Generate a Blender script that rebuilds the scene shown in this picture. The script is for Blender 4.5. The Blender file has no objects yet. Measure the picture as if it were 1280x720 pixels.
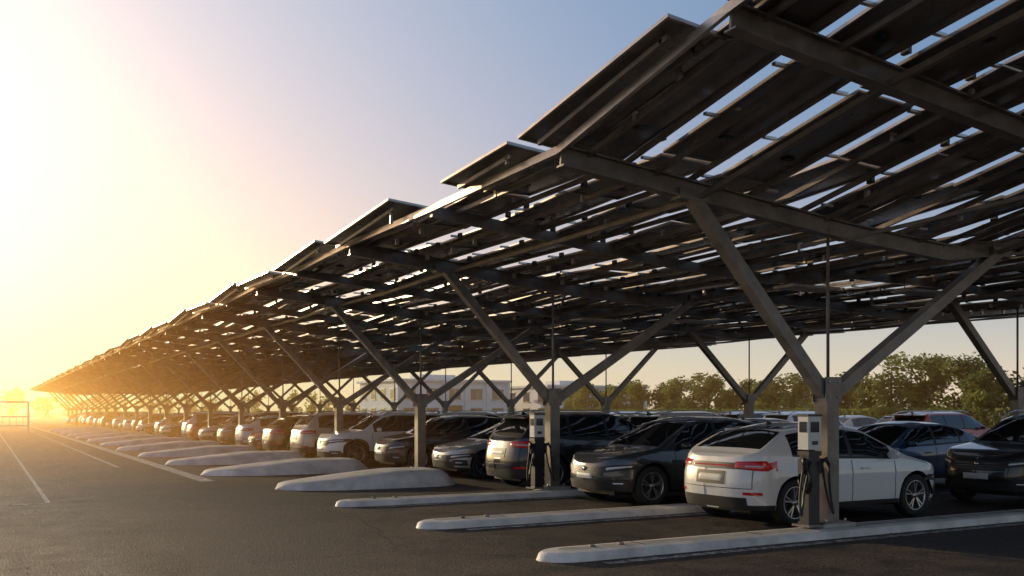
import bpy, math, random
import numpy as np
from mathutils import Vector
random.seed(7)
R=random.Random(11)
rad=math.radians
scene=bpy.context.scene
scene.view_settings.view_transform='Standard'
scene.view_settings.look='None'
scene.view_settings.exposure=0
col=scene.collection

# ---------------------------------------------------------------- sun direction
SUN_AZ=rad(-14.0)      # from +Y towards +X
SUN_EL=rad(10)
SD=Vector((math.sin(SUN_AZ)*math.cos(SUN_EL),math.cos(SUN_AZ)*math.cos(SUN_EL),math.sin(SUN_EL)))

# ---------------------------------------------------------------- materials
def mat(name,c,rough=.5,metal=0.,nscale=6.,namt=.0,bump=0.,bscale=40.,coat=0.,c2=None,spec=.5,rvar=0.):
    m=bpy.data.materials.new(name); m.use_nodes=True
    nt=m.node_tree; b=nt.nodes['Principled BSDF']
    b.inputs['Base Color'].default_value=(*c,1)
    b.inputs['Roughness'].default_value=rough
    b.inputs['Metallic'].default_value=metal
    b.inputs['Specular IOR Level'].default_value=spec
    b.inputs['Coat Weight'].default_value=coat
    b.inputs['Coat Roughness'].default_value=.05
    tc=nt.nodes.new('ShaderNodeTexCoord')
    if namt>0 or c2 is not None or rvar>0:
        n=nt.nodes.new('ShaderNodeTexNoise'); n.inputs['Scale'].default_value=nscale
        n.inputs['Detail'].default_value=6; n.inputs['Roughness'].default_value=.6
        nt.links.new(tc.outputs['Object'],n.inputs['Vector'])
        r=nt.nodes.new('ShaderNodeValToRGB')
        r.color_ramp.elements[0].position=.3; r.color_ramp.elements[1].position=.7
        if c2 is None: c2=tuple(min(1,x*(1+namt)) for x in c); c1=tuple(x*(1-namt) for x in c)
        else: c1=c
        r.color_ramp.elements[0].color=(*c1,1); r.color_ramp.elements[1].color=(*c2,1)
        nt.links.new(n.outputs['Fac'],r.inputs['Fac'])
        nt.links.new(r.outputs['Color'],b.inputs['Base Color'])
        if rvar>0:
            mr=nt.nodes.new('ShaderNodeMapRange'); mr.inputs[3].default_value=rough-rvar; mr.inputs[4].default_value=rough+rvar
            nt.links.new(n.outputs['Fac'],mr.inputs[0]); nt.links.new(mr.outputs[0],b.inputs['Roughness'])
    if bump>0:
        n2=nt.nodes.new('ShaderNodeTexNoise'); n2.inputs['Scale'].default_value=bscale; n2.inputs['Detail'].default_value=4
        nt.links.new(tc.outputs['Object'],n2.inputs['Vector'])
        bp=nt.nodes.new('ShaderNodeBump'); bp.inputs['Strength'].default_value=bump; bp.inputs['Distance'].default_value=.02
        nt.links.new(n2.outputs['Fac'],bp.inputs['Height']); nt.links.new(bp.outputs['Normal'],b.inputs['Normal'])
    return m

M_steel=mat('weathered_steel',(.22,.19,.165),.38,.15,3,.4,.1,60,rvar=.12)
M_back=mat('panel_backsheet',(.17,.155,.145),.26,0,.9,.5,rvar=.1,spec=.8)
M_frame=mat('panel_frame',(.40,.37,.34),.3,.7,5,.2)
M_cell=mat('solar_glass',(.012,.016,.035),.12,0,2,.2,coat=.6)
M_clip=mat('clamp_metal',(.65,.62,.57),.35,.6)
M_conc=mat('concrete_kerb',(.38,.35,.32),.8,0,3.5,.3,.4,60)
M_concw=mat('painted_concrete',(.66,.61,.56),.6,0,2.0,.30,.3,40)
M_chw=mat('charger_white',(.7,.7,.68),.35,0,8,.05)
M_chd=mat('charger_dark',(.03,.03,.033),.4,0,8,.2)
M_cable=mat('cable_rubber',(.015,.015,.015),.5)
M_screen=mat('screen_glass',(.02,.03,.05),.1)
M_glass=mat('car_glass',(.010,.012,.014),.04,0,coat=.3,spec=.7)
M_trim=mat('black_trim',(.018,.018,.019),.5,0,12,.2)
M_tyre=mat('tyre_rubber',(.018,.018,.018),.75,0,20,.2,.2,80)
M_rim=mat('alloy_rim',(.45,.45,.46),.28,.9)
M_red=mat('tail_lamp_red',(.6,.01,.01),.12,0,coat=.6)
M_lamp=mat('head_lamp',(.62,.65,.68),.1,.3,coat=.8)
M_plate=mat('number_plate',(.6,.6,.57),.5,0,40,.2)
M_chrome=mat('chrome',(.6,.6,.6),.15,1)

def paint(name,c,metal=.3):
    return mat(name,c,.3,metal,30,.05,coat=1.0)
P_white=paint('paint_white',(.76,.75,.74),0)
P_black=paint('paint_black',(.012,.012,.014),.2)
P_grey=paint('paint_grey',(.05,.055,.06),.5)
P_silver=paint('paint_silver',(.42,.42,.43),.5)
P_blue=paint('paint_blue',(.03,.08,.18),.4)
P_red=paint('paint_red',(.32,.03,.02),.3)
P_brown=paint('paint_bronze',(.20,.10,.05),.4)
P_pearl=paint('paint_pearl',(.60,.50,.40),.1)

# ---------------------------------------------------------------- mesh builder
class MB:
    def __init__(s): s.v=[];s.f=[];s.m=[];s.mats=[];s.sm=[]
    def mi(s,m):
        if m not in s.mats: s.mats.append(m)
        return s.mats.index(m)
    def add(s,vs,fs,m,smooth=False):
        o=len(s.v); s.v+= [tuple(v) for v in vs]
        k=s.mi(m)
        for f in fs: s.f.append(tuple(i+o for i in f)); s.m.append(k); s.sm.append(smooth)
    def box(s,c,d,m,rz=0):
        x,y,z=d[0]/2,d[1]/2,d[2]/2
        vs=[]
        ca,sa=math.cos(rz),math.sin(rz)
        for sx,sy,sz in ((-1,-1,-1),(1,-1,-1),(1,1,-1),(-1,1,-1),(-1,-1,1),(1,-1,1),(1,1,1),(-1,1,1)):
            a,b=sx*x,sy*y
            vs.append((c[0]+a*ca-b*sa,c[1]+a*sa+b*ca,c[2]+sz*z))
        s.add(vs,[(0,3,2,1),(4,5,6,7),(0,1,5,4),(1,2,6,5),(2,3,7,6),(3,0,4,7)],m)
    def beam(s,p,q,w,h,m,up=(0,0,1)):
        p=Vector(p);q=Vector(q);d=(q-p).normalized();up=Vector(up)
        sd=d.cross(up).normalized(); u=sd.cross(d).normalized()
        vs=[]
        for e in (p,q):
            for a,b in ((-1,-1),(1,-1),(1,1),(-1,1)):
                vs.append(e+sd*(a*w/2)+u*(b*h/2))
        s.add(vs,[(0,1,2,3),(7,6,5,4),(0,4,5,1),(1,5,6,2),(2,6,7,3),(3,7,4,0)],m)
    def ibeam(s,p,q,w,h,m):
        p=Vector(p);q=Vector(q);d=(q-p).normalized();up=Vector((0,0,1))
        sd=d.cross(up).normalized();u=sd.cross(d).normalized();t=.022
        s.beam(p,q,.03,h-2*t,m)
        s.beam(p+u*(h/2-t/2),q+u*(h/2-t/2),w,t,m); s.beam(p-u*(h/2-t/2),q-u*(h/2-t/2),w,t,m)
    def tube(s,pts,r,m,n=8):
        pts=[Vector(p) for p in pts]; vs=[];fs=[]
        for i,p in enumerate(pts):
            d=(pts[min(i+1,len(pts)-1)]-pts[max(i-1,0)]).normalized()
            a=d.orthogonal().normalized() if abs(d.z)>.95 else d.cross(Vector((0,0,1))).normalized()
            b=d.cross(a)
            rr=r[i] if isinstance(r,(list,tuple)) else r
            for k in range(n):
                t=2*math.pi*k/n; vs.append(p+a*(rr*math.cos(t))+b*(rr*math.sin(t)))
        for i in range(len(pts)-1):
            for k in range(n):
                fs.append((i*n+k,i*n+(k+1)%n,(i+1)*n+(k+1)%n,(i+1)*n+k))
        fs.append(tuple(range(n))[::-1]); fs.append(tuple((len(pts)-1)*n+k for k in range(n)))
        s.add(vs,fs,m,True)
    def mesh(s,name):
        me=bpy.data.meshes.new(name); me.from_pydata(s.v,[],s.f)
        for m in s.mats: me.materials.append(m)
        me.polygons.foreach_set('material_index',s.m)
        me.polygons.foreach_set('use_smooth',s.sm)
        me.update(); return me
    def obj(s,name,parent=None,loc=(0,0,0)):
        o=bpy.data.objects.new(name,s.mesh(name)); o.location=loc
        col.objects.link(o)
        if parent: o.parent=parent
        return o
def empty(name,loc=(0,0,0)):
    e=bpy.data.objects.new(name,None); e.location=loc; col.objects.link(e); return e
def inst(name,me,loc,rz=0,parent=None):
    o=bpy.data.objects.new(name,me); o.location=loc; o.rotation_euler=(0,0,rz); col.objects.link(o)
    if parent:o.parent=parent
    return o

# ---------------------------------------------------------------- ground
def asphalt():
    m=bpy.data.materials.new('asphalt'); m.use_nodes=True
    nt=m.node_tree;b=nt.nodes['Principled BSDF'];N=nt.nodes.new;L=nt.links.new
    tc=N('ShaderNodeTexCoord')
    def noise(sc,det=5,ro=.6):
        n=N('ShaderNodeTexNoise');n.inputs['Scale'].default_value=sc;n.inputs['Detail'].default_value=det;n.inputs['Roughness'].default_value=ro
        L(tc.outputs['Object'],n.inputs['Vector']);return n
    n1=noise(.35);n2=noise(22,4,.7);n3=noise(1.4,8,.75)
    r1=N('ShaderNodeValToRGB');r1.color_ramp.elements[0].position=.35;r1.color_ramp.elements[1].position=.68
    r1.color_ramp.elements[0].color=(.038,.030,.025,1);r1.color_ramp.elements[1].color=(.080,.061,.049,1)
    L(n1.outputs['Fac'],r1.inputs['Fac'])
    r2=N('ShaderNodeValToRGB');r2.color_ramp.elements[0].position=.35;r2.color_ramp.elements[1].position=.68
    r2.color_ramp.elements[0].color=(.3,.3,.3,1);r2.color_ramp.elements[1].color=(2.1,2.0,1.9,1)
    L(n2.outputs['Fac'],r2.inputs['Fac'])
    mx=N('ShaderNodeMix');mx.data_type='RGBA';mx.blend_type='MULTIPLY';mx.inputs[0].default_value=1
    L(r1.outputs['Color'],mx.inputs[6]);L(r2.outputs['Color'],mx.inputs[7])
    r3=N('ShaderNodeValToRGB');r3.color_ramp.elements[0].position=.38;r3.color_ramp.elements[1].position=.54
    r3.color_ramp.elements[0].color=(.40,.40,.40,1);r3.color_ramp.elements[1].color=(1,1,1,1)
    L(n3.outputs['Fac'],r3.inputs['Fac'])
    mx2=N('ShaderNodeMix');mx2.data_type='RGBA';mx2.blend_type='MULTIPLY';mx2.inputs[0].default_value=1
    L(mx.outputs[2],mx2.inputs[6]);L(r3.outputs['Color'],mx2.inputs[7])
    v=N('ShaderNodeTexVoronoi');v.feature='DISTANCE_TO_EDGE';v.inputs['Scale'].default_value=.22
    nd=noise(1.5,4);ad=N('ShaderNodeMix');ad.data_type='VECTOR';ad.inputs[0].default_value=.25
    L(tc.outputs['Object'],ad.inputs[4]);L(nd.outputs['Color'],ad.inputs[5]);L(ad.outputs[1],v.inputs['Vector'])
    lt=N('ShaderNodeMapRange');lt.inputs[1].default_value=.0;lt.inputs[2].default_value=.006;lt.inputs[3].default_value=.35;lt.inputs[4].default_value=1
    L(v.outputs['Distance'],lt.inputs[0])
    mx3=N('ShaderNodeMix');mx3.data_type='RGBA';mx3.blend_type='MULTIPLY';mx3.inputs[0].default_value=1
    L(mx2.outputs[2],mx3.inputs[6]);L(lt.outputs[0],mx3.inputs[7])
    L(mx3.outputs[2],b.inputs['Base Color'])
    rr=N('ShaderNodeMapRange');rr.inputs[1].default_value=.3;rr.inputs[2].default_value=.7;rr.inputs[3].default_value=.5;rr.inputs[4].default_value=.85
    L(n3.outputs['Fac'],rr.inputs[0]);L(rr.outputs[0],b.inputs['Roughness'])
    bp=N('ShaderNodeBump');bp.inputs['Strength'].default_value=1.0;bp.inputs['Distance'].default_value=.025
    nb=noise(45,4);L(nb.outputs['Fac'],bp.inputs['Height']);L(bp.outputs['Normal'],b.inputs['Normal'])
    b.inputs['Specular IOR Level'].default_value=.32
    return m
M_asph=asphalt()
g=MB();g.add([(-900,-300,0),(900,-300,0),(900,1500,0),(-900,1500,0)],[(0,1,2,3)],mat('dry_ground',(.09,.08,.05),.9,0,.05,.3));g.obj('ground')
g=MB();g.add([(-60,-40,.004),(52,-40,.004),(52,170,.004),(-60,170,.004)],[(0,1,2,3)],M_asph);g.obj('parking_lot_asphalt')

def wornpaint():
    m=bpy.data.materials.new('worn_road_paint');m.use_nodes=True
    nt=m.node_tree;b=nt.nodes['Principled BSDF'];N=nt.nodes.new;L=nt.links.new
    tc=N('ShaderNodeTexCoord');n=N('ShaderNodeTexNoise');n.inputs['Scale'].default_value=7;n.inputs['Detail'].default_value=8;n.inputs['Roughness'].default_value=.75
    L(tc.outputs['Object'],n.inputs['Vector'])
    r=N('ShaderNodeValToRGB');r.color_ramp.elements[0].position=.42;r.color_ramp.elements[1].position=.58
    r.color_ramp.elements[0].color=(.07,.062,.055,1);r.color_ramp.elements[1].color=(.5,.48,.45,1)
    L(n.outputs['Fac'],r.inputs['Fac']);L(r.outputs['Color'],b.inputs['Base Color']);b.inputs['Roughness'].default_value=.8
    return m
M_line=wornpaint()
g=MB()
def line(x0,y0,x1,y1): g.add([(x0,y0,.008),(x1,y0,.008),(x1,y1,.008),(x0,y1,.008)],[(0,1,2,3)],M_line)
KY=[8.95,12.3,15.85]
for k in KY: line(5.9,k-.56,14.6,k-.42)
line(4.45,23.0,4.80,150)
line(3.4,30,3.52,150)
for y in np.arange(22.8,140,3.4): line(9.3,y-.06,14.5,y+.06)
for y in np.arange(2.2,140,3.4): line(15.2,y-.05,20.0,y+.05)
for y in np.arange(2.2,140,3.0): line(27,y-.05,31.8,y+.05); line(33.4,y-.05,38.5,y+.05)
line(.97,18.9,1.05,90); line(.35,18.8,.97,18.88)
for y in np.arange(26,140,7): line(-4.4,y-.05,.95,y+.05)
g.obj('road_marking')

# loose grit along the kerbs and in the lane
g=MB();M_grit=mat('grit_stone',(.22,.20,.18),.9,0,30,.4)
def pebble(x,y,s):
    v=[(x+s*math.cos(a)*R.uniform(.7,1.1),y+s*math.sin(a)*R.uniform(.7,1.1),.006) for a in (0,1.57,3.14,4.71)]
    v.append((x,y,.006+s*.9)); g.add(v,[(0,1,4),(1,2,4),(2,3,4),(3,0,4)],M_grit)
for i in range(1500):
    k=R.choice(KY+[19]); pebble(R.uniform(5.2,13),k+R.choice([-1,1])*(.27+abs(R.gauss(0,.18))),R.uniform(.004,.014))
for i in range(900): pebble(R.uniform(-3,9),R.uniform(6,24),R.uniform(.004,.012))
g.obj('gravel')

# ---------------------------------------------------------------- kerbs
def kerb(x0,x1,y,w,h):
    b=MB();n=10;out=[]
    for i in range(n+1):
        t=math.pi/2+math.pi*i/n; out.append((x0+w/2+math.cos(t)*w/2*1.5,y+math.sin(t)*w/2))
    out=[(x1,y+w/2)]+out+[(x1,y-w/2)]
    N=len(out)
    def ring(ins,z):
        r=[]
        for (a,bb) in out:
            dy=(bb-y); s=1-ins/(w/2)
            xx=a if a>=x0+w/2-1e-6 else (x0+w/2)+(a-(x0+w/2))*s
            r.append((xx,y+dy*s,z))
        return r
    rings=[ring(-.02,0),ring(0,h*.75),ring(.03,h),ring(w*.28,h+.012)]
    vs=[p for r in rings for p in r];fs=[]
    for k in range(3):
        for i in range(N-1): fs.append((k*N+i,(k+1)*N+i,(k+1)*N+i+1,k*N+i+1))
    b.add(vs,fs[:2*(N-1)],M_concw,True)
    b.add(vs,fs[2*(N-1):],M_concw,False)
    b.add(rings[3],[tuple(range(N))[::-1]],M_conc)
    for xx in np.arange(x0+1.2,x1,1.8): b.box((xx,y,h+.0142),(.015,w*.5,.004),M_trim)
    for xx in (x0+.55,x0+.95): b.tube([(xx,y,h+.01),(xx,y,h+.035)],.035,M_steel,8)
    return b.obj('concrete_kerb')
for k in KY: kerb(5.5,14.6,k,.54,.10)

def island(x0,x1,y,w,h):
    b=MB();nx,ny=28,14;vs=[];fs=[]
    for i in range(nx+1):
        s=i/nx; x=x0+(x1-x0)*s
        u=min(1,s*(x1-x0)/1.9); e=min(1,(1-s)*(x1-x0)/.8)
        hw=w/2*max(.02,math.sqrt(max(0,1-(1-u)**2)))*max(.05,math.sqrt(max(0,1-(1-e)**2)))
        for j in range(ny+1):
            t=-1+2*j/ny
            prof=max(0,1-abs(t)**6)
            ramp=min(1,.35+.65*min(1,s*(x1-x0)/2.6))*min(1,(1-s)*9+.0)*min(1,s*25)
            vs.append((x,y+hw*t,h*prof*ramp))
    for i in range(nx):
        for j in range(ny):
            a=i*(ny+1)+j; fs.append((a,a+ny+1,a+ny+2,a+1))
    b.add(vs,fs,M_concw,True)
    return b.obj('concrete_island')
for y in [20.0,25.4,31,37,43.5,50,57,64,71,78,85,92]: island(4.9 if y>22 else 5.4,9.5,y,2.1,.36)

# ---------------------------------------------------------------- cars
def smooth_interp(pts,L,win=.10):
    xs=np.linspace(-.4,L+.4,1200);ys=np.interp(xs,[p[0] for p in pts],[p[1] for p in pts])
    n=int(win/(xs[1]-xs[0]))|1;k=np.hanning(n+2);k/=k.sum()
    ys2=np.convolve(np.pad(ys,len(k)//2,mode='edge'),k,mode='valid')[:len(xs)]
    return lambda x:float(np.interp(x,xs,ys2))
def m_of(z): return float(np.interp(z,[.15,.3,.48,.60,.72,.9,1.15],[.93,.972,.992,.984,1,.962,.925]))
def make_car(name,L,W,H,top,belt,cowl,roof0,roof1,deck,wins,wr=.335,wf_x=.85,wr_x=None,style='hatch',clad=False,paintm=None,full_tail=False):
    wr_x=wr_x or L-.85
    b=MB();T=smooth_interp(top,L,.16);B=smooth_interp(belt,L,.25)
    af,nf=.75,2.6; ar,nr=.55,3.0
    AR=wr+.055; zc=wr; sill=.24 if not clad else .27
    def hw(x):
        r=1.
        if x<af: r=(1-(1-max(0,x)/af)**nf)**(1/nf)
        if L-x<ar: r=min(r,(1-(1-max(0,(L-x))/ar)**nr)**(1/nr))
        return W/2*max(r,.02)
    def bot(x):
        z=sill
        if x<.5: z=sill-.03+.05*(1-x/.5)
        for xw in (wf_x,wr_x):
            d=abs(x-xw)
            if d<AR: z=max(z,zc+math.sqrt(AR*AR-d*d))
        return z
    def D(x,z):
        wf=math.exp(-x/.30); wrr=math.exp(-(L-x)/.28)
        return x+wf*.16*max(0,abs(z-.5)-.03)**1.3/.5 - wrr*.16*max(0,abs(z-.58)-.05)**1.3/.5
    us=[0,.15,.3,.45,.58,.68,.76,.83,.89,.935,.965,.985,1]
    xs=[af*(1-(1-u**nf)**(1/nf)) for u in us]+[L-ar*(1-(1-u**nr)**(1/nr)) for u in us]
    for xw in (wf_x,wr_x):
        for k in range(13): xs.append(xw-AR*math.cos(math.pi*k/12))
        xs+=[xw-AR-.004,xw+AR+.004]
    imp=[cowl,roof0,roof1,deck]+[w for ww in wins for w in ww]
    xs+=imp
    xs+=list(np.arange(.1,L-.05,.09))
    xs=sorted(xs); o=[]
    for x in xs:
        if o and x-o[-1]<.0035: continue
        o.append(x)
    xs=o
    tl=[0,.10,.24,.38,.52,.66,.8,.92,1]
    tg=[.0,.09,.35,.65,.92,1]
    tr=[0,.10,.3,.55,.8,1]
    half=[]
    for x in xs:
        h=hw(x);zb=bot(x);zt=T(x);be=min(B(x),zt-.03);row=[]
        for t in tl:
            z=zb+(be-zb)*t
            row.append((D(x,z),h*m_of(z),z))
        c=min(1,max(0,(zt-be)/.45)); ye=h*(m_of(be)-.03-.19*c*1.0); ze=be+(zt-be)*.87
        y0=row[-1][1]
        for t in tg[1:]:
            z=be+(ze-be)*t
            bulge=.02*math.sin(math.pi*t)*c
            row.append((D(x,z),y0+(ye-y0)*(t**1.1)+bulge,z))
        for t in tr[1:]:
            y=ye*(1-t); z=ze+(zt-ze)*(1-(1-t)**2.4)
            row.append((D(x,z),y,z))
        half.append(row)
    nr_=len(half[0]);vs=[];
    for row in half:
        for p in row: vs.append((p[0],-p[1],p[2]))
        for p in reversed(row[:-1]): vs.append((p[0],p[1],p[2]))
    K=2*nr_-1
    groups={}
    nl=len(tl)-1;ng=len(tg)-1
    for i in range(len(xs)-1):
        xm=(xs[i]+xs[i+1])/2
        zt=T(xm);be=min(B(xm),zt-.03)
        for j in range(K-1):
            jj=j if j<nr_-1 else K-2-j
            mt=paintm
            if jj<1: mt=M_trim if (clad or not(wf_x-.5<xm<wr_x+.5) or abs(xm-wf_x)>AR+.01 and abs(xm-wr_x)>AR+.01) else paintm
            elif clad and jj<2: mt=M_trim
            elif nl<=jj<nl+ng:
                k=jj-nl
                if zt-be>.10 and 1<=k<=3:
                    for a,c_ in wins:
                        if a<=xm<=c_: mt=M_glass
                if zt-be>.12 and 1<=k<=3 and mt is paintm and wins[0][1]<xm<wins[-1][0]: mt=M_trim
                if zt-be>.16 and k==0 and wins[0][0]<xm<wins[-1][1]: mt=M_trim
            elif jj>=nl+ng:
                k=jj-nl-ng
                if k>=1 and (cowl<xm<roof0 or roof1<xm<deck): mt=M_glass
            groups.setdefault(mt,[]).append((i*K+j,i*K+j+1,(i+1)*K+j+1,(i+1)*K+j))
    off=len(b.v); b.v+=vs
    for mt,fs in groups.items():
        k=b.mi(mt)
        for f in fs: b.f.append(tuple(a+off for a in f));b.m.append(k);b.sm.append(True)
    b.add(vs[:K],[tuple(range(K))[::-1]],paintm);b.add(vs[-K:],[tuple(range(K))],paintm)
    b.box((L/2,0,.36),(L-.5,1.15,.34),M_trim)
    for xw in (wf_x,wr_x):
        for s in (-1,1):
            v=[];f=[]
            for k in range(13):
                t=math.pi*k/12
                for yy in (.5,W/2*.985): v.append((xw+AR*.995*math.cos(t),s*yy,zc+AR*.995*math.sin(t)))
            for k in range(12): f.append((2*k,2*k+1,2*k+3,2*k+2))
            b.add(v,f,M_trim,True)
            b.box((xw,s*.56,.45),(2*AR,.02,.55),M_trim)
    def surf(end,y,z,o):
        q=W/2*m_of(z);u=min(.9995,abs(y)/q)
        if end=='f': x=af*(1-(1-u**nf)**(1/nf)); return (D(x,z)-o,y+math.copysign(o*u**3,y),z)
        x=L-ar*(1-(1-u**nr)**(1/nr)); return (D(x,z)+o,y+math.copysign(o*u**3,y),z)
    def patch(end,y0,y1,za,zb_,m,o=.007,n=14,mirror=True):
        for s in ((1,-1) if mirror else (1,)):
            v=[];f=[]
            for i in range(n+1):
                t=i/n;y=(y0+(y1-y0)*t)
                a=za(t) if callable(za) else za; c=zb_(t) if callable(zb_) else zb_
                for j in range(4): 
                    z=a+(c-a)*j/3; yy=min(abs(y),W/2*m_of(z)*.9995)*(1 if y>=0 else -1)
                    v.append(surf(end,yy*s,z,o if 0<i<n and 0<j<3 else o*.2 if o>.01 else o))
            for i in range(n):
                for j in range(3):
                    a=i*4+j; f.append((a,a+4,a+5,a+1))
            b.add(v,f,m,True)
    zn=T(.12)
    gz=zn-.10
    patch('f',-.50,.50,gz-.20,gz-.04,M_trim,mirror=False,n=20)
    patch('f',-.62,.62,.27,.43,M_trim,mirror=False,n=20)
    for k in range(3): patch('f',-.48,.48,gz-.17+.045*k,gz-.162+.045*k,M_chrome,o=.012,mirror=False,n=16)
    patch('f',.50,W/2*.985,lambda t:gz-.15+.07*t,lambda t:gz-.03+.04*t,M_trim,o=.008)
    patch('f',.54,W/2*.965,lambda t:gz-.12+.07*t,lambda t:gz-.05+.04*t,M_lamp,o=.013)
    patch('f',.60,W/2*.93,.33,.47,M_trim,o=.008); patch('f',.66,W/2*.87,.38,.42,M_lamp,o=.013)
    patch('f',-.24,.24,.47,.57,M_plate,o=.016,mirror=False)
    b.tube([(surf('f',0,gz-.09,.010)[0],0,gz-.09),(surf('f',0,gz-.09,.022)[0],0,gz-.09)],.045,M_chrome,16)
    zt=B(L-.2)
    patch('r',-.66,.66,.26,.42,M_trim,mirror=False,n=20)
    if full_tail:
        patch('r',-.8,.8,zt-.175,zt-.085,M_trim,mirror=False,n=24,o=.008)
        patch('r',-.45,.45,zt-.145,zt-.115,M_red,mirror=False,n=24,o=.013)
    patch('r',.45,W/2*.99,lambda t:zt-.17-.03*t,lambda t:zt-.07+.02*t,M_red,o=.014)
    patch('r',.62,W/2*.93,lambda t:zt-.145,lambda t:zt-.115,M_lamp,o=.019)
    patch('r',-.30,.30,zt-.40,zt-.21,M_trim,o=.006,mirror=False)
    patch('r',-.26,.26,zt-.36,zt-.25,M_plate,o=.014,mirror=False)
    patch('r',.62,W/2*.93,.46,.50,M_red,o=.01)
    patch('r',-.74,.74,.545,.555,M_trim,o=.004,mirror=False,n=20)
    patch('r',.735,.745,.55,zt-.17,M_trim,o=.004,n=2)
    if style!='sedan':
        xr=roof1+.02; zr_=T(roof1)
        yw=hw(roof1)*.70
        b.add([(xr-.1,-yw,zr_-.015),(xr-.1,yw,zr_-.015),(xr+.2,yw*.96,zr_-.045),(xr+.2,-yw*.96,zr_-.045),
               (xr-.1,-yw,zr_-.05),(xr-.1,yw,zr_-.05),(xr+.19,yw*.96,zr_-.075),(xr+.19,-yw*.96,zr_-.075)],
              [(0,1,2,3),(3,2,6,7),(0,3,7,4),(1,5,6,2),(4,7,6,5)],paintm)
    xa=roof1-.15;za=T(xa)
    b.add([(xa-.09,-.012,za-.005),(xa-.09,.012,za-.005),(xa+.07,.02,za-.01),(xa+.07,-.02,za-.01),(xa+.06,0,za+.06)],[(0,1,4),(1,2,4),(2,3,4),(3,0,4)],M_trim)
    for yy in (-.45,.15):
        b.tube([(cowl+.03,yy,T(cowl+.03)+.012),(cowl+.22,yy+.42,T(cowl+.22)+.010)],.009,M_trim,5)
    def seam(x,z0,z1,dx=0):
        for s in (-1,1):
            v=[];f=[];n=8
            for i in range(n+1):
                z=z0+(z1-z0)*i/n;xx=x+dx*(i/n)
                y=W/2*m_of(z)+.003
                v+=[(xx-.006,s*y,z),(xx+.006,s*y,z)]
            for i in range(n): f.append((2*i,2*i+1,2*i+3,2*i+2))
            b.add(v,f,M_trim)
    for x in (wf_x+AR+.10,(wins[0][1]+wins[1][0])/2,wr_x-AR*.55):
        z0=.3 if x<wr_x-AR*.9 else bot(x)+.06
        seam(x,z0,B(x)-.02)
    for x in ((wins[0][1]+wins[1][0])/2-.28,min(wins[1][1]-.12,wr_x-.2)):
        for s in (-1,1):
            z=B(x)-.14; b.box((x,s*(W/2*m_of(z)+.014),z),(.17,.028,.025),paintm)
    xm=cowl+.42; zm=B(xm)+.07
    for s in (-1,1):
        cx,cy=xm,s*(W/2+.06)
        v=[];f=[];n=10
        for i,(dx,sc) in enumerate([(-.07,.45),(-.045,.85),(0,1),(.05,1),(.055,.9)]):
            for k in range(n):
                t=2*math.pi*k/n
                v.append((cx+dx,cy+.10*sc*math.cos(t),zm+.065*sc*math.sin(t)))
        for i in range(4):
            for k in range(n): f.append((i*n+k,i*n+(k+1)%n,(i+1)*n+(k+1)%n,(i+1)*n+k))
        f.append(tuple(range(n))[::-1]); f.append(tuple(4*n+k for k in range(n)))
        b.add(v,f,paintm,True)
        b.beam((cx+.02,s*(W/2-.08),zm-.05),(cx,cy,zm-.04),.05,.025,M_trim)
    if style=='suv':
        for s in (-1,1):
            pts=[(x,s*hw(x)*.70,T(x)-.03+.05*min(1,math.sin(math.pi*(x-roof0)/(roof1-roof0))*4)) for x in np.linspace(roof0+.02,roof1-.02,12)]
            b.tube(pts,.016,M_chrome,6)
    for xw in (wf_x,wr_x):
        for s in (-1,1):
            yo=W/2-.015
            prof=[(wr*.70,-.21),(wr*.93,-.215),(wr,-.19),(wr,-.03),(wr*.965,-.008),(wr*.80,0),(wr*.70,-.012)]
            n=32;v=[];f=[]
            for r_,dy in prof:
                for k in range(n):
                    t=2*math.pi*k/n; v.append((xw+r_*math.cos(t),s*(yo+dy),wr+r_*math.sin(t)))
            for i in range(len(prof)-1):
                for k in range(n): f.append((i*n+k,i*n+(k+1)%n,(i+1)*n+(k+1)%n,(i+1)*n+k))
            b.add(v,f,M_tyre,True)
            prof=[(wr*.70,-.014),(wr*.66,-.010),(wr*.64,-.03),(wr*.62,-.09)]
            v=[];f=[]
            for r_,dy in prof:
                for k in range(n):
                    t=2*math.pi*k/n; v.append((xw+r_*math.cos(t),s*(yo+dy),wr+r_*math.sin(t)))
            for i in range(len(prof)-1):
                for k in range(n): f.append((i*n+k,i*n+(k+1)%n,(i+1)*n+(k+1)%n,(i+1)*n+k))
            b.add(v,f,M_rim,True)
            v=[(xw+wr*.64*math.cos(2*math.pi*k/n),s*(yo-.085),wr+wr*.64*math.sin(2*math.pi*k/n)) for k in range(n)]
            b.add(v,[tuple(range(n))],M_trim)
            for k in range(5):
                for dd in (-.16,.16):
                    t=2*math.pi*k/5+.3
                    p=(xw+.04*math.cos(t),s*(yo-.035),wr+.04*math.sin(t));q=(xw+wr*.66*math.cos(t+dd),s*(yo-.02),wr+wr*.66*math.sin(t+dd))
                    b.beam(p,q,.022,.03,M_rim,up=(0,1,0))
            b.tube([(xw,s*(yo-.06),wr),(xw,s*(yo-.018),wr)],.05,M_rim,14)
    b.v=[(x-L/2,y,z) for x,y,z in b.v]
    me=b.mesh(name); 
    return me,L

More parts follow.
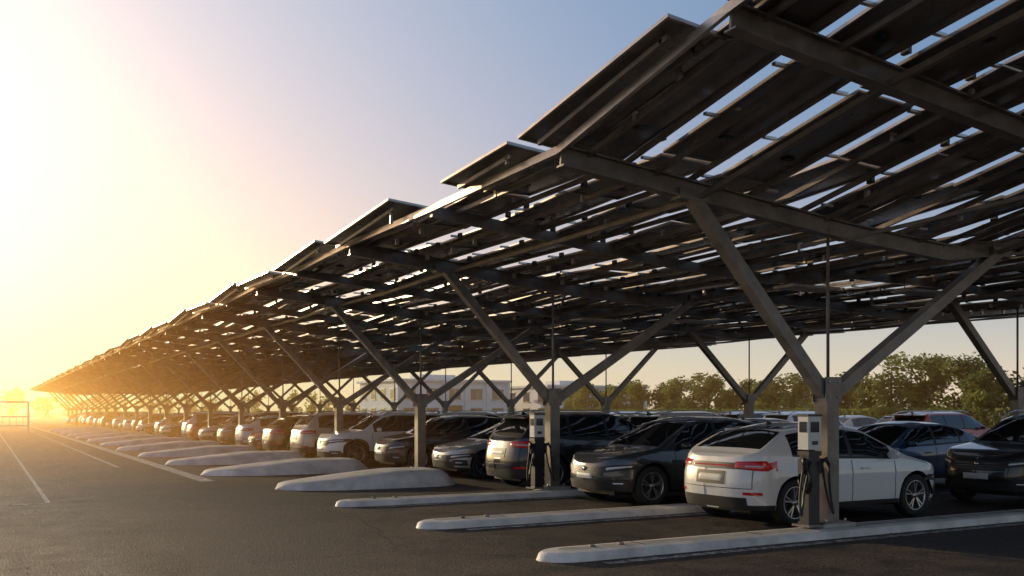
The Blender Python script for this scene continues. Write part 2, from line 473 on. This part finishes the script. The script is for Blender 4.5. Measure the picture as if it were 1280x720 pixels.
hatch=make_car('hatchback_mesh',4.3,1.80,1.5,
  [(0,.66),(.05,.72),(.25,.80),(1.0,.97),(1.85,1.42),(2.3,1.49),(2.9,1.49),(3.5,1.39),(4.0,1.12),(4.12,1.06),(4.25,1.03),(4.3,.98)],
  [(0,.6),(.25,.75),(1.0,.91),(2.5,.95),(3.5,1.0),(4.05,1.02),(4.3,.93)],
  1.03,1.80,3.25,4.0,[(1.38,2.25),(2.33,3.12),(3.18,3.5)],full_tail=True,paintm=P_white)
cross=make_car('crossover_mesh',4.45,1.84,1.57,
  [(0,.72),(.05,.79),(.22,.89),(1.05,1.02),(1.8,1.48),(2.2,1.56),(3.1,1.55),(3.75,1.46),(4.15,1.18),(4.3,1.08),(4.45,1.0)],
  [(0,.65),(.25,.83),(1.05,.96),(2.5,1.0),(3.6,1.06),(4.2,1.06),(4.45,.95)],
  1.08,1.78,3.6,4.18,[(1.42,2.32),(2.4,3.2),(3.26,3.65)],wr=.35,clad=True,paintm=P_grey)
suv=make_car('suv_mesh',4.65,1.88,1.68,
  [(0,.80),(.05,.88),(.2,.97),(1.1,1.08),(1.75,1.55),(2.15,1.66),(3.6,1.65),(4.15,1.58),(4.42,1.25),(4.52,1.10),(4.65,1.02)],
  [(0,.73),(.22,.90),(1.1,1.02),(2.5,1.05),(4.0,1.11),(4.45,1.10),(4.65,.98)],
  1.13,1.73,4.12,4.45,[(1.42,2.35),(2.43,3.3),(3.38,4.05)],wr=.365,clad=True,style='suv',paintm=P_black)
sedan=make_car('sedan_mesh',4.7,1.82,1.45,
  [(0,.62),(.05,.69),(.25,.78),(1.15,.94),(2.0,1.38),(2.45,1.44),(3.0,1.43),(3.5,1.33),(4.0,1.1),(4.2,1.06),(4.6,1.03),(4.7,.95)],
  [(0,.57),(.25,.73),(1.15,.89),(2.5,.93),(3.6,.98),(4.1,1.01),(4.7,.90)],
  1.18,1.95,3.15,3.98,[(1.55,2.45),(2.53,3.3),(3.36,3.65)],style='sedan',paintm=P_silver)
KIND={'hatchback_car':hatch,'crossover_car':cross,'suv_car':suv,'sedan_car':sedan}
def park(kind,xfront_left,y,nose_left,pm,rz=0):
    me,L=KIND[kind]
    o=inst('parked_'+kind,me,(xfront_left+L/2,y,.005),(0 if nose_left else math.pi)+rz)
    for i,s in enumerate(o.material_slots):
        if s.material and s.material.name.startswith('paint_'):
            s.link='OBJECT'; s.material=pm
    return o
park('hatchback_car',9.35,10.75,False,P_white)
park('crossover_car',9.35,14.1,True,P_grey)
park('suv_car',9.55,17.75,False,P_black)
park('sedan_car',9.9,21.5,True,P_silver)
park('suv_car',9.0,28.2,True,P_white)
park('crossover_car',9.6,24.8,True,P_black)
y=31.7
PAL=[P_white,P_white,P_pearl,P_black,P_grey,P_silver,P_blue,P_brown,P_brown,P_red,P_pearl]
seq=[('suv_car',False,P_pearl),('crossover_car',False,P_brown),('sedan_car',True,P_red),('hatchback_car',False,P_white),('suv_car',True,P_brown),('crossover_car',True,P_pearl),('sedan_car',False,P_red),('suv_car',False,P_white)]
i=0
while y<138:
    k,n,p=seq[i%len(seq)] if i<8 else (R.choice(list(KIND)),R.random()<.5,R.choice(PAL))
    park(k,9.3+R.uniform(-.3,.5),y,n,p,R.uniform(-.015,.015)); i+=1; y+=3.4
park('suv_car',15.25,10.55,True,P_black)
park('sedan_car',15.3,14.1,True,P_blue)
park('hatchback_car',15.2,17.6,False,P_silver)
y=21
while y<135:
    if R.random()<.8: park(R.choice(list(KIND)),15.2+R.uniform(-.2,.4),y,R.random()<.5,R.choice(PAL))
    y+=3.4
for x0 in (27.1,33.6):
    y=6.7
    while y<95:
        if R.random()<.78: park(R.choice(list(KIND)),x0+R.uniform(-.2,.3),y,R.random()<.5,R.choice(PAL))
        y+=3.0

# ---------------------------------------------------------------- solar canopy
PX=[4.9,5.87,10.3,12.4,14.3,17.5,20.9,25.8];PZ=[4.68,4.58,4.17,4.05,4.30,4.28,4.12,4.5]
def frontrise(y):
    if y>=9.1: return 0
    return .20*(9.1-y) if y>5 else .82+.10*(5-y)
def zr(x,y): return float(np.interp(x,PX,PZ))+frontrise(y)+.05*math.sin(2*math.pi*(y-9.1)/6.6)*(1 if y>9.1 else 0)
canopy=empty('solar_canopy')
CY=[2.3,9.1,16.2,22.8,29.3,35.9]
while CY[-1]<140: CY.append(CY[-1]+6.6)
C2=[5.6,13.4,22.2,30.0,37.5]
while C2[-1]<140: C2.append(C2[-1]+7)
YE=CY[-1]+2
st=MB()
def ycolumn(x,y,xl,xr,jz):
    st.box((x,y,.16),(.46,.40,.03),M_steel)
    for a in (-.18,.18):
        for c in (-.15,.15): st.tube([(x+a,y+c,.175),(x+a,y+c,.215)],.018,M_clip,6)
    st.box((x,y,(jz+.17)/2),(.22,.22,jz-.17),M_steel)
    st.box((x,y,.09),(.6,.46,.14),M_conc)
    for xe in (xl,xr):
        ze=zr(xe,y)-.10
        p=Vector((x,y,jz-.12));q=Vector((xe,y,ze))
        st.beam(p,q,.155,.16,M_steel,up=(0,1,0))
        st.box((xe,y,ze+.0),(.45,.18,.14),M_steel)
    st.box((x,y-.115,jz),(.30,.012,.34),M_steel); st.box((x,y+.115,jz),(.30,.012,.34),M_steel)
    for a in (-.09,.09):
        for c in (-.1,.1): st.tube([(x+a,y-.12,jz+c),(x+a,y-.14,jz+c)],.015,M_clip,6)
    st.tube([(x+.02,y,jz),(x+.02,y,zr(x,y)-.05)],.024,M_steel,6)
for y in CY: ycolumn(9.98,y,7.6,13.7,1.95)
for y in C2: ycolumn(20.9,y,18.5,23.4,2.05)
beamY=sorted(CY+[ (CY[i]+CY[i+1])/2 for i in range(len(CY)-1)])
beamY=[6.3 if abs(v-5.7)<.01 else v for v in beamY]
BX=[5.72,10.3,12.4,14.3,17.5,20.9,25.8]
for i,y in enumerate(beamY):
    main=y in CY or y==6.3
    for a,c in zip(BX[:-1],BX[1:]):
        d=.24 if main else .16
        off=(d/2-.02) if main else .06
        p=(a,y,zr(a,y)-off+.06);q=(c,y,zr(c,y)-off+.06)
        if main and y<40: st.ibeam(p,q,.15,d,M_steel)
        else: st.beam(p,q,.14 if main else .09,d,M_steel)
for xg in (7.7,13.6,18.5,23.4):
    for a,c in zip(beamY[:-1],beamY[1:]):
        st.beam((xg,a,zr(xg,a)-.13),(xg,c,zr(xg,c)-.13),.06,.06,M_steel)
for i in range(0,len(CY)-1,2):
    a,c=CY[i],CY[i+1]
    for x0_,x1_ in ((10.3,14.2),(20.9,25.6)):
        st.beam((x0_,a,zr(x0_,a)-.10),(x1_,c,zr(x1_,c)-.10),.05,.05,M_steel)
        st.beam((x1_,a,zr(x1_,a)-.16),(x0_,c,zr(x0_,c)-.16),.05,.05,M_steel)
st.obj('steel_frame',canopy)
pu=MB();pa=MB()
def panel(pts,th=.035,lip=.03):
    P=[Vector(p) for p in pts]; n=(P[1]-P[0]).cross(P[3]-P[0]).normalized()
    bt=[p-n*th for p in P]
    ins=[];
    for i in range(4):
        d1=(P[(i+1)%4]-P[i]).normalized();d2=(P[i-1]-P[i]).normalized()
        ins.append(bt[i]+(d1+d2)*lip)
    rec=[p+n*.022 for p in ins]
    V=P+bt+ins+rec
    pa.add(V,[(0,1,2,3)],M_cell)
    pa.add(V,[(i+4,(i+1)%4+4,(i+1)%4,i) for i in range(4)],M_frame)
    pa.add(V,[(i+8,(i+1)%4+8,(i+1)%4+4,i+4) for i in range(4)],M_frame)
    pa.add(V,[(i+12,(i+1)%4+12,(i+1)%4+8,i+8) for i in range(4)],M_frame)
    pa.add(V,[(15,14,13,12)],M_back)
strips=[]
x=5.95;pw=.84;gap=.12
while x+pw<25.9: strips.append(x); x+=pw+gap
for si,x0 in enumerate(strips):
    xc=x0+pw/2
    y=.6-R.uniform(0,1.2)
    slope=(zr(xc+.3,20)-zr(xc-.3,20))/.6
    tilt=slope+(.075 if slope<0 else .045)
    while y<YE:
        ln=R.choice([2.05,2.05,3.1]) if y<60 else 4.15
        y1=min(y+ln,YE+1.5)
        rt=R.uniform(-.03,.03);rz_=R.uniform(-.02,.025);ry_=R.uniform(-.012,.012)
        if R.random()<.985:
            c=[]
            ym=(y+y1)/2
            for (xx,yy) in ((x0,y),(x0+pw,y),(x0+pw,y1),(x0,y1)):
                c.append((xx,yy,zr(xc,yy)+.16+(xx-xc)*(tilt+rt)+rz_+(yy-ym)*ry_))
            panel(c)
            if y<30: pa.box((xc+R.uniform(-.05,.05),ym+.4,zr(xc,ym+.4)+.16-.045),(.14,.10,.025),M_trim)
        y=y1+.02
    for px_ in (x0+.15,x0+pw-.15):
        zoff=.16+(px_-xc)*tilt-.085
        for a,c in zip(beamY[:-1],beamY[1:]):
            pu.beam((px_,a,zr(xc,a)+zoff),(px_,c,zr(xc,c)+zoff),.045,.06,M_steel)
    yy=1.6
    while yy<60:
        pu.box((x0+pw+gap/2,yy+R.uniform(-.1,.1),zr(x0+pw+gap/2,yy)+.13),(gap+.06,.05,.03),M_clip)
        if R.random()<.7: pu.box((x0+pw+gap/2,yy+R.uniform(.2,.9),zr(x0+pw+gap/2,yy)+.10),(.05,.09,.08),M_trim)
        if R.random()<.5: pu.box((x0+.15,yy+R.uniform(.2,.9),zr(x0+.15,yy)+.02),(.06,.05,.09),M_clip)
        yy+=1.05 if yy<24 else 2.1
edges=[(1.0,3.6,.26,.22),(3.7,6.45,.26,.22),(6.75,9.5,.12,.16),(9.75,11.6,.16,.08),(13.5,16.6,.30,.04)]
yy=17.2
while yy<YE:
    edges.append((yy,yy+2.9,R.uniform(.10,.17),R.uniform(.05,.09))); yy+=3.3
for a,c,h0,h1 in edges:
    z0=zr(5.6,a)+h0;z1=zr(5.6,c)+h1
    panel([(5.38,a,z0+.05),(6.2,a,z0-.02),(6.2,c,z1-.02),(5.38,c,z1+.05)])
    for xx in (5.55,5.95):
        pu.beam((xx,a+.2,z0-.06),(xx,c-.2,z1-.06),.04,.05,M_steel)
        pu.beam((xx,a+.3,zr(xx,a)+.02),(xx,a+.3,z0-.03),.04,.04,M_steel,up=(0,1,0))
for a,c in zip(beamY[:-1],beamY[1:]):
    pu.beam((5.70,a,zr(5.70,a)+.03),(5.70,c,zr(5.70,c)+.03),.05,.09,M_frame)
pu.obj('purlins',canopy); pa.obj('solar_panels',canopy)
lp=MB()
for yv in (12.6,19.5,26):
    for xx in (13.3,16.5):
        lp.box((xx,yv,zr(xx,yv)-.22),(1.2,.5,.05),M_concw)
        for s in (-.5,.5): lp.tube([(xx+s,yv,zr(xx,yv)-.2),(xx+s,yv,zr(xx,yv)+.05)],.01,M_steel,5)
lp.obj('light_fixtures',canopy)

# ---------------------------------------------------------------- chargers
def charger_mesh():
    b=MB()
    b.box((0,0,.145),(.34,.30,.03),M_steel)
    b.box((0,0,.62),(.20,.16,.92),M_chd)
    b.box((0,0,1.10),(.24,.20,.06),M_chd)
    b.box((0,0,1.37),(.24,.18,.44),M_chw); b.box((0,0,1.605),(.26,.20,.03),M_chd)
    b.box((-.124,0,1.45),(.008,.12,.14),M_screen); b.box((0,-.094,1.45),(.15,.008,.14),M_screen)
    b.box((0,-.094,1.24),(.10,.008,.05),M_chd)
    for s in (-1,1):
        b.box((s*.14,-.02,.93),(.09,.10,.20),M_chd)
        b.tube([(s*.16,-.05,.98),(s*.20,-.10,1.02),(s*.23,-.12,.95)],[.03,.035,.022],M_cable,8)
        pts=[]
        for i in range(19):
            t=i/18; a=math.pi*t
            pts.append((s*(.23+.13*math.sin(a)*1.0-.13*t),-.12+.02*math.sin(3*a),.95-.68*math.sin(a)+.05*t))
        b.tube(pts,.016,M_cable,8)
    for k in range(3):
        pts=[(-.12,-.06+.11*math.cos(2*math.pi*i/16)*.9,.72+.02*k+.15*math.sin(2*math.pi*i/16)) for i in range(17)]
        b.tube([(p[0]-.02*k,p[1],p[2]) for p in pts],.014,M_cable,6)
    return b.mesh('ev_charger')
cm=charger_mesh()
for y in CY[1:3]:
    inst('ev_charger',cm,(9.60,y-.05,0.0),0)

# ---------------------------------------------------------------- building
def building(x0,x1,y0,y1,h,name):
    e=empty(name)
    M_wall=mat('render_wall',(.78,.76,.72),.8,0,.6,.08)
    M_win=mat('window_glass',(.05,.07,.10),.08)
    w=MB();w.box(((x0+x1)/2,(y0+y1)/2,h/2),(x1-x0,y1-y0,h),M_wall);w.obj('walls',e)
    r=MB();r.box(((x0+x1)/2,(y0+y1)/2,h+.15),(x1-x0+.8,y1-y0+.8,.3),M_wall)
    r.box(((x0+x1)/2,(y0+y1)/2,h+.7),(5,4,.8),M_wall);r.obj('roof',e)
    g=MB();f=MB()
    n=int((x1-x0)/3)
    for lv in range(2):
        z=1.45+lv*(h-.5)/2
        for i in range(n):
            cx=x0+(i+.5)*(x1-x0)/n
            g.box((cx,y0-.01,z),(1.7,.06,1.3),M_win)
            f.box((cx,y0-.06,z+.70),(1.9,.12,.08),M_frame);f.box((cx,y0-.06,z-.70),(1.9,.16,.08),M_frame);f.box((cx,y0-.05,z),(.07,.08,1.3),M_frame)
        for i in range(4):
            cy=y0+(i+.5)*(y1-y0)/4
            g.box((x0-.01,cy,z),(.06,1.6,1.3),M_win)
            f.box((x0-.06,cy,z+.70),(.12,1.9,.08),M_frame);f.box((x0-.06,cy,z-.70),(.16,1.9,.08),M_frame)
    for i in range(n+1):
        f.box((x0+i*(x1-x0)/n,y0-.12,h/2),(.35,.24,h-.02),M_wall)
    g.obj('windows',e);f.obj('window_frames',e)
    d=MB();d.box(((x0+x1)/2+.0,y0-.2,1.25),(2.0,.1,2.5),M_chd);d.obj('door',e)
building(46,62,112,126,5.6,'office_building')
building(66,82,108,124,5.0,'office_building')
f=MB();M_wh=mat('white_steel',(.8,.79,.77),.4,0,5,.05)
for xx in (-9,-6,-3,0,3.2): f.box((xx,88,1.2),(.16,.16,2.4),M_wh)
for z in (2.46,1.25,.5): f.box((-2.9,88,z),(12.4,.13,.13 if z>2 else .10),M_wh)
for k in range(24): f.box((-8.7+k*.5,87.99,.87),(.04,.04,.66),M_wh)
f.obj('metal_railing')

# ---------------------------------------------------------------- trees
def leafmat():
    m=bpy.data.materials.new('foliage');m.use_nodes=True
    nt=m.node_tree;b=nt.nodes['Principled BSDF'];N=nt.nodes.new;L=nt.links.new
    tc=N('ShaderNodeTexCoord');n=N('ShaderNodeTexNoise');n.inputs['Scale'].default_value=.5;n.inputs['Detail'].default_value=5
    L(tc.outputs['Object'],n.inputs['Vector'])
    r=N('ShaderNodeValToRGB');r.color_ramp.elements[0].position=.35;r.color_ramp.elements[1].position=.66
    r.color_ramp.elements[0].color=(.045,.10,.022,1);r.color_ramp.elements[1].color=(.22,.28,.055,1)
    L(n.outputs['Fac'],r.inputs['Fac']);L(r.outputs['Color'],b.inputs['Base Color']);b.inputs['Roughness'].default_value=.6
    t=N('ShaderNodeBsdfTranslucent');L(r.outputs['Color'],t.inputs['Color'])
    ms=N('ShaderNodeMixShader');ms.inputs[0].default_value=.5
    L(b.outputs[0],ms.inputs[1]);L(t.outputs[0],ms.inputs[2]);L(ms.outputs[0],nt.nodes['Material Output'].inputs['Surface'])
    return m
M_leaf=leafmat();M_bark=mat('bark',(.07,.05,.035),.9,0,4,.3)
def tree(b,x,y,h,w,leaf,nleaf):
    b.tube([(x,y,0),(x+R.uniform(-.1,.1),y,h*.35),(x+R.uniform(-.2,.2),y,h*.75)],[.16,.11,.04],M_bark,6)
    cl=[]
    for k in range(R.randint(12,17)):
        t=R.uniform(.15,.88);rr=w*(math.sin(math.pi*min(1,t*.8+.12)))**.7
        a=R.uniform(0,6.28);d=rr*R.uniform(.1,.7)
        c=Vector((x+math.cos(a)*d,y+math.sin(a)*d,h*t)); cl.append((c,w*R.uniform(.3,.5)))
        if k<5: b.tube([(x,y,h*t*.6),tuple(c)],[.05,.015],M_bark,4)
    vs=[];fs=[]
    for i in range(nleaf):
        c,r_=R.choice(cl)
        u=Vector((R.gauss(0,1),R.gauss(0,1),R.gauss(0,1))).normalized()*(r_*R.uniform(.35,1.05)); u.z*=.85
        p=c+u
        a=Vector((R.gauss(0,1),R.gauss(0,1),R.gauss(0,1))).normalized();q=a.orthogonal().normalized()
        s=leaf*R.uniform(.5,1.2)
        o=len(vs);vs+=[p-a*s,p-q*s*.6,p+a*s,p+q*s*.6];fs.append((o,o+1,o+2,o+3))
    b.add(vs,fs,M_leaf)
b=MB()
y=14
while y<96:
    for x0 in (60,64.5):
        hh=R.uniform(3.8,5.6)+(0.9 if y<50 else 0)
        if R.random()<.93: tree(b,x0+R.uniform(-1,1),y+R.uniform(-.8,.8),hh,hh*R.uniform(.34,.46),.21,1500)
    y+=2.6
b.obj('tree_line')
b=MB()
for i in range(60):
    x=-160+i*6.2+R.uniform(-2,2); tree(b,x,270+R.uniform(-8,8),R.uniform(5,9),R.uniform(3,4.6),.6,260)
b.obj('distant_woodland')
h=MB()
vs=[];fs=[]
for i in range(16000):
    p=Vector((R.uniform(56.8,58.2),R.uniform(12,98),R.uniform(.1,1.9)));a=Vector((R.gauss(0,1),R.gauss(0,1),R.gauss(0,1))).normalized();q=a.orthogonal().normalized();s=.18
    o=len(vs);vs+=[p-a*s,p-q*s*.5,p+a*s,p+q*s*.5];fs.append((o,o+1,o+2,o+3))
h.add(vs,fs,M_leaf);h.obj('hedge')

# ---------------------------------------------------------------- haze
mh=bpy.data.materials.new('haze_volume');mh.use_nodes=True
nt=mh.node_tree;nt.nodes.remove(nt.nodes['Principled BSDF'])
vsn=nt.nodes.new('ShaderNodeVolumeScatter');vsn.inputs['Density'].default_value=.0085;vsn.inputs['Anisotropy'].default_value=.62;vsn.inputs['Color'].default_value=(1,.50,.15,1)
nt.links.new(vsn.outputs[0],nt.nodes['Material Output'].inputs['Volume'])
hz=MB();hz.box((-52,152,5.5),(180,264,12.9),mh);hz.obj('haze')

# ---------------------------------------------------------------- world + sun
w=bpy.data.worlds.new('World');scene.world=w;w.use_nodes=True
nt=w.node_tree;N=nt.nodes.new;L=nt.links.new;bg=nt.nodes['Background']
sky=N('ShaderNodeTexSky');sky.sky_type='NISHITA';sky.sun_disc=False;sky.sun_elevation=SUN_EL;sky.sun_rotation=SUN_AZ
sky.air_density=1.0;sky.dust_density=1.0;sky.ozone_density=1.5
tc=N('ShaderNodeTexCoord')
nv=N('ShaderNodeVectorMath');nv.operation='NORMALIZE';L(tc.outputs['Generated'],nv.inputs[0])
dt=N('ShaderNodeVectorMath');dt.operation='DOT_PRODUCT';L(nv.outputs[0],dt.inputs[0]);dt.inputs[1].default_value=SD
mxx=N('ShaderNodeMath');mxx.operation='MAXIMUM';L(dt.outputs['Value'],mxx.inputs[0]);mxx.inputs[1].default_value=0
def scl(src,c):
    v=N('ShaderNodeVectorMath');v.operation='SCALE';v.inputs[0].default_value=c;L(src,v.inputs['Scale']);return v.outputs[0]
def pw_(src,p):
    a=N('ShaderNodeMath');a.operation='POWER';L(src,a.inputs[0]);a.inputs[1].default_value=p;return a.outputs[0]
def mul(a_,b_):
    a=N('ShaderNodeMath');a.operation='MULTIPLY';L(a_,a.inputs[0]);L(b_,a.inputs[1]);return a.outputs[0]
def powc(src,p,c): return scl(pw_(src,p),c)
sp=N('ShaderNodeSeparateXYZ');L(nv.outputs[0],sp.inputs[0])
ab=N('ShaderNodeMath');ab.operation='ABSOLUTE';L(sp.outputs['Z'],ab.inputs[0])
iv=N('ShaderNodeMath');iv.operation='SUBTRACT';iv.inputs[0].default_value=1;L(ab.outputs[0],iv.inputs[1])
ml=mul(pw_(ab.outputs[0],.6),pw_(iv.outputs[0],1.0))
sk=N('ShaderNodeVectorMath');sk.operation='SCALE';sk.inputs['Scale'].default_value=.6;L(sky.outputs[0],sk.inputs[0])
terms=[powc(mxx.outputs[0],5.0,(5.8,4.3,3.0)),powc(mxx.outputs[0],30,(9,5.4,2.4)),powc(iv.outputs[0],9,(6.6,4.8,3.4)),scl(ml,(.9,3.2,7.0)),powc(ab.outputs[0],1.5,(2.2,1.7,1.3))]
acc=sk.outputs[0]
for t in terms:
    v=N('ShaderNodeVectorMath');v.operation='ADD';L(acc,v.inputs[0]);L(t,v.inputs[1]);acc=v.outputs[0]
# low-air reddening near the sun
mf=mul(pw_(mxx.outputs[0],3),pw_(iv.outputs[0],5))
mm=N('ShaderNodeMix');mm.data_type='RGBA';mm.inputs[6].default_value=(1,1,1,1);mm.inputs[7].default_value=(1.0,.60,.18,1);L(mf,mm.inputs[0])
mu=N('ShaderNodeVectorMath');mu.operation='MULTIPLY';L(acc,mu.inputs[0]);L(mm.outputs[2],mu.inputs[1])
L(mu.outputs[0],bg.inputs['Color']);bg.inputs['Strength'].default_value=.11
sl=bpy.data.lights.new('sun','SUN');sl.energy=5;sl.angle=rad(.5);sl.color=(1,.62,.32)
so=bpy.data.objects.new('sun',sl);so.rotation_euler=(-SD).to_track_quat('-Z','Y').to_euler();col.objects.link(so);so.location=(0,0,30)

# ---------------------------------------------------------------- camera
cd=bpy.data.cameras.new('camera');cam=bpy.data.objects.new('camera',cd);col.objects.link(cam)
cam.location=(0,0,1.65);cam.rotation_euler=(rad(90),0,rad(-29.2))
cd.sensor_width=36;cd.lens=33.2;cd.shift_y=.121;cd.clip_end=3000;cd.clip_start=.1
scene.camera=cam
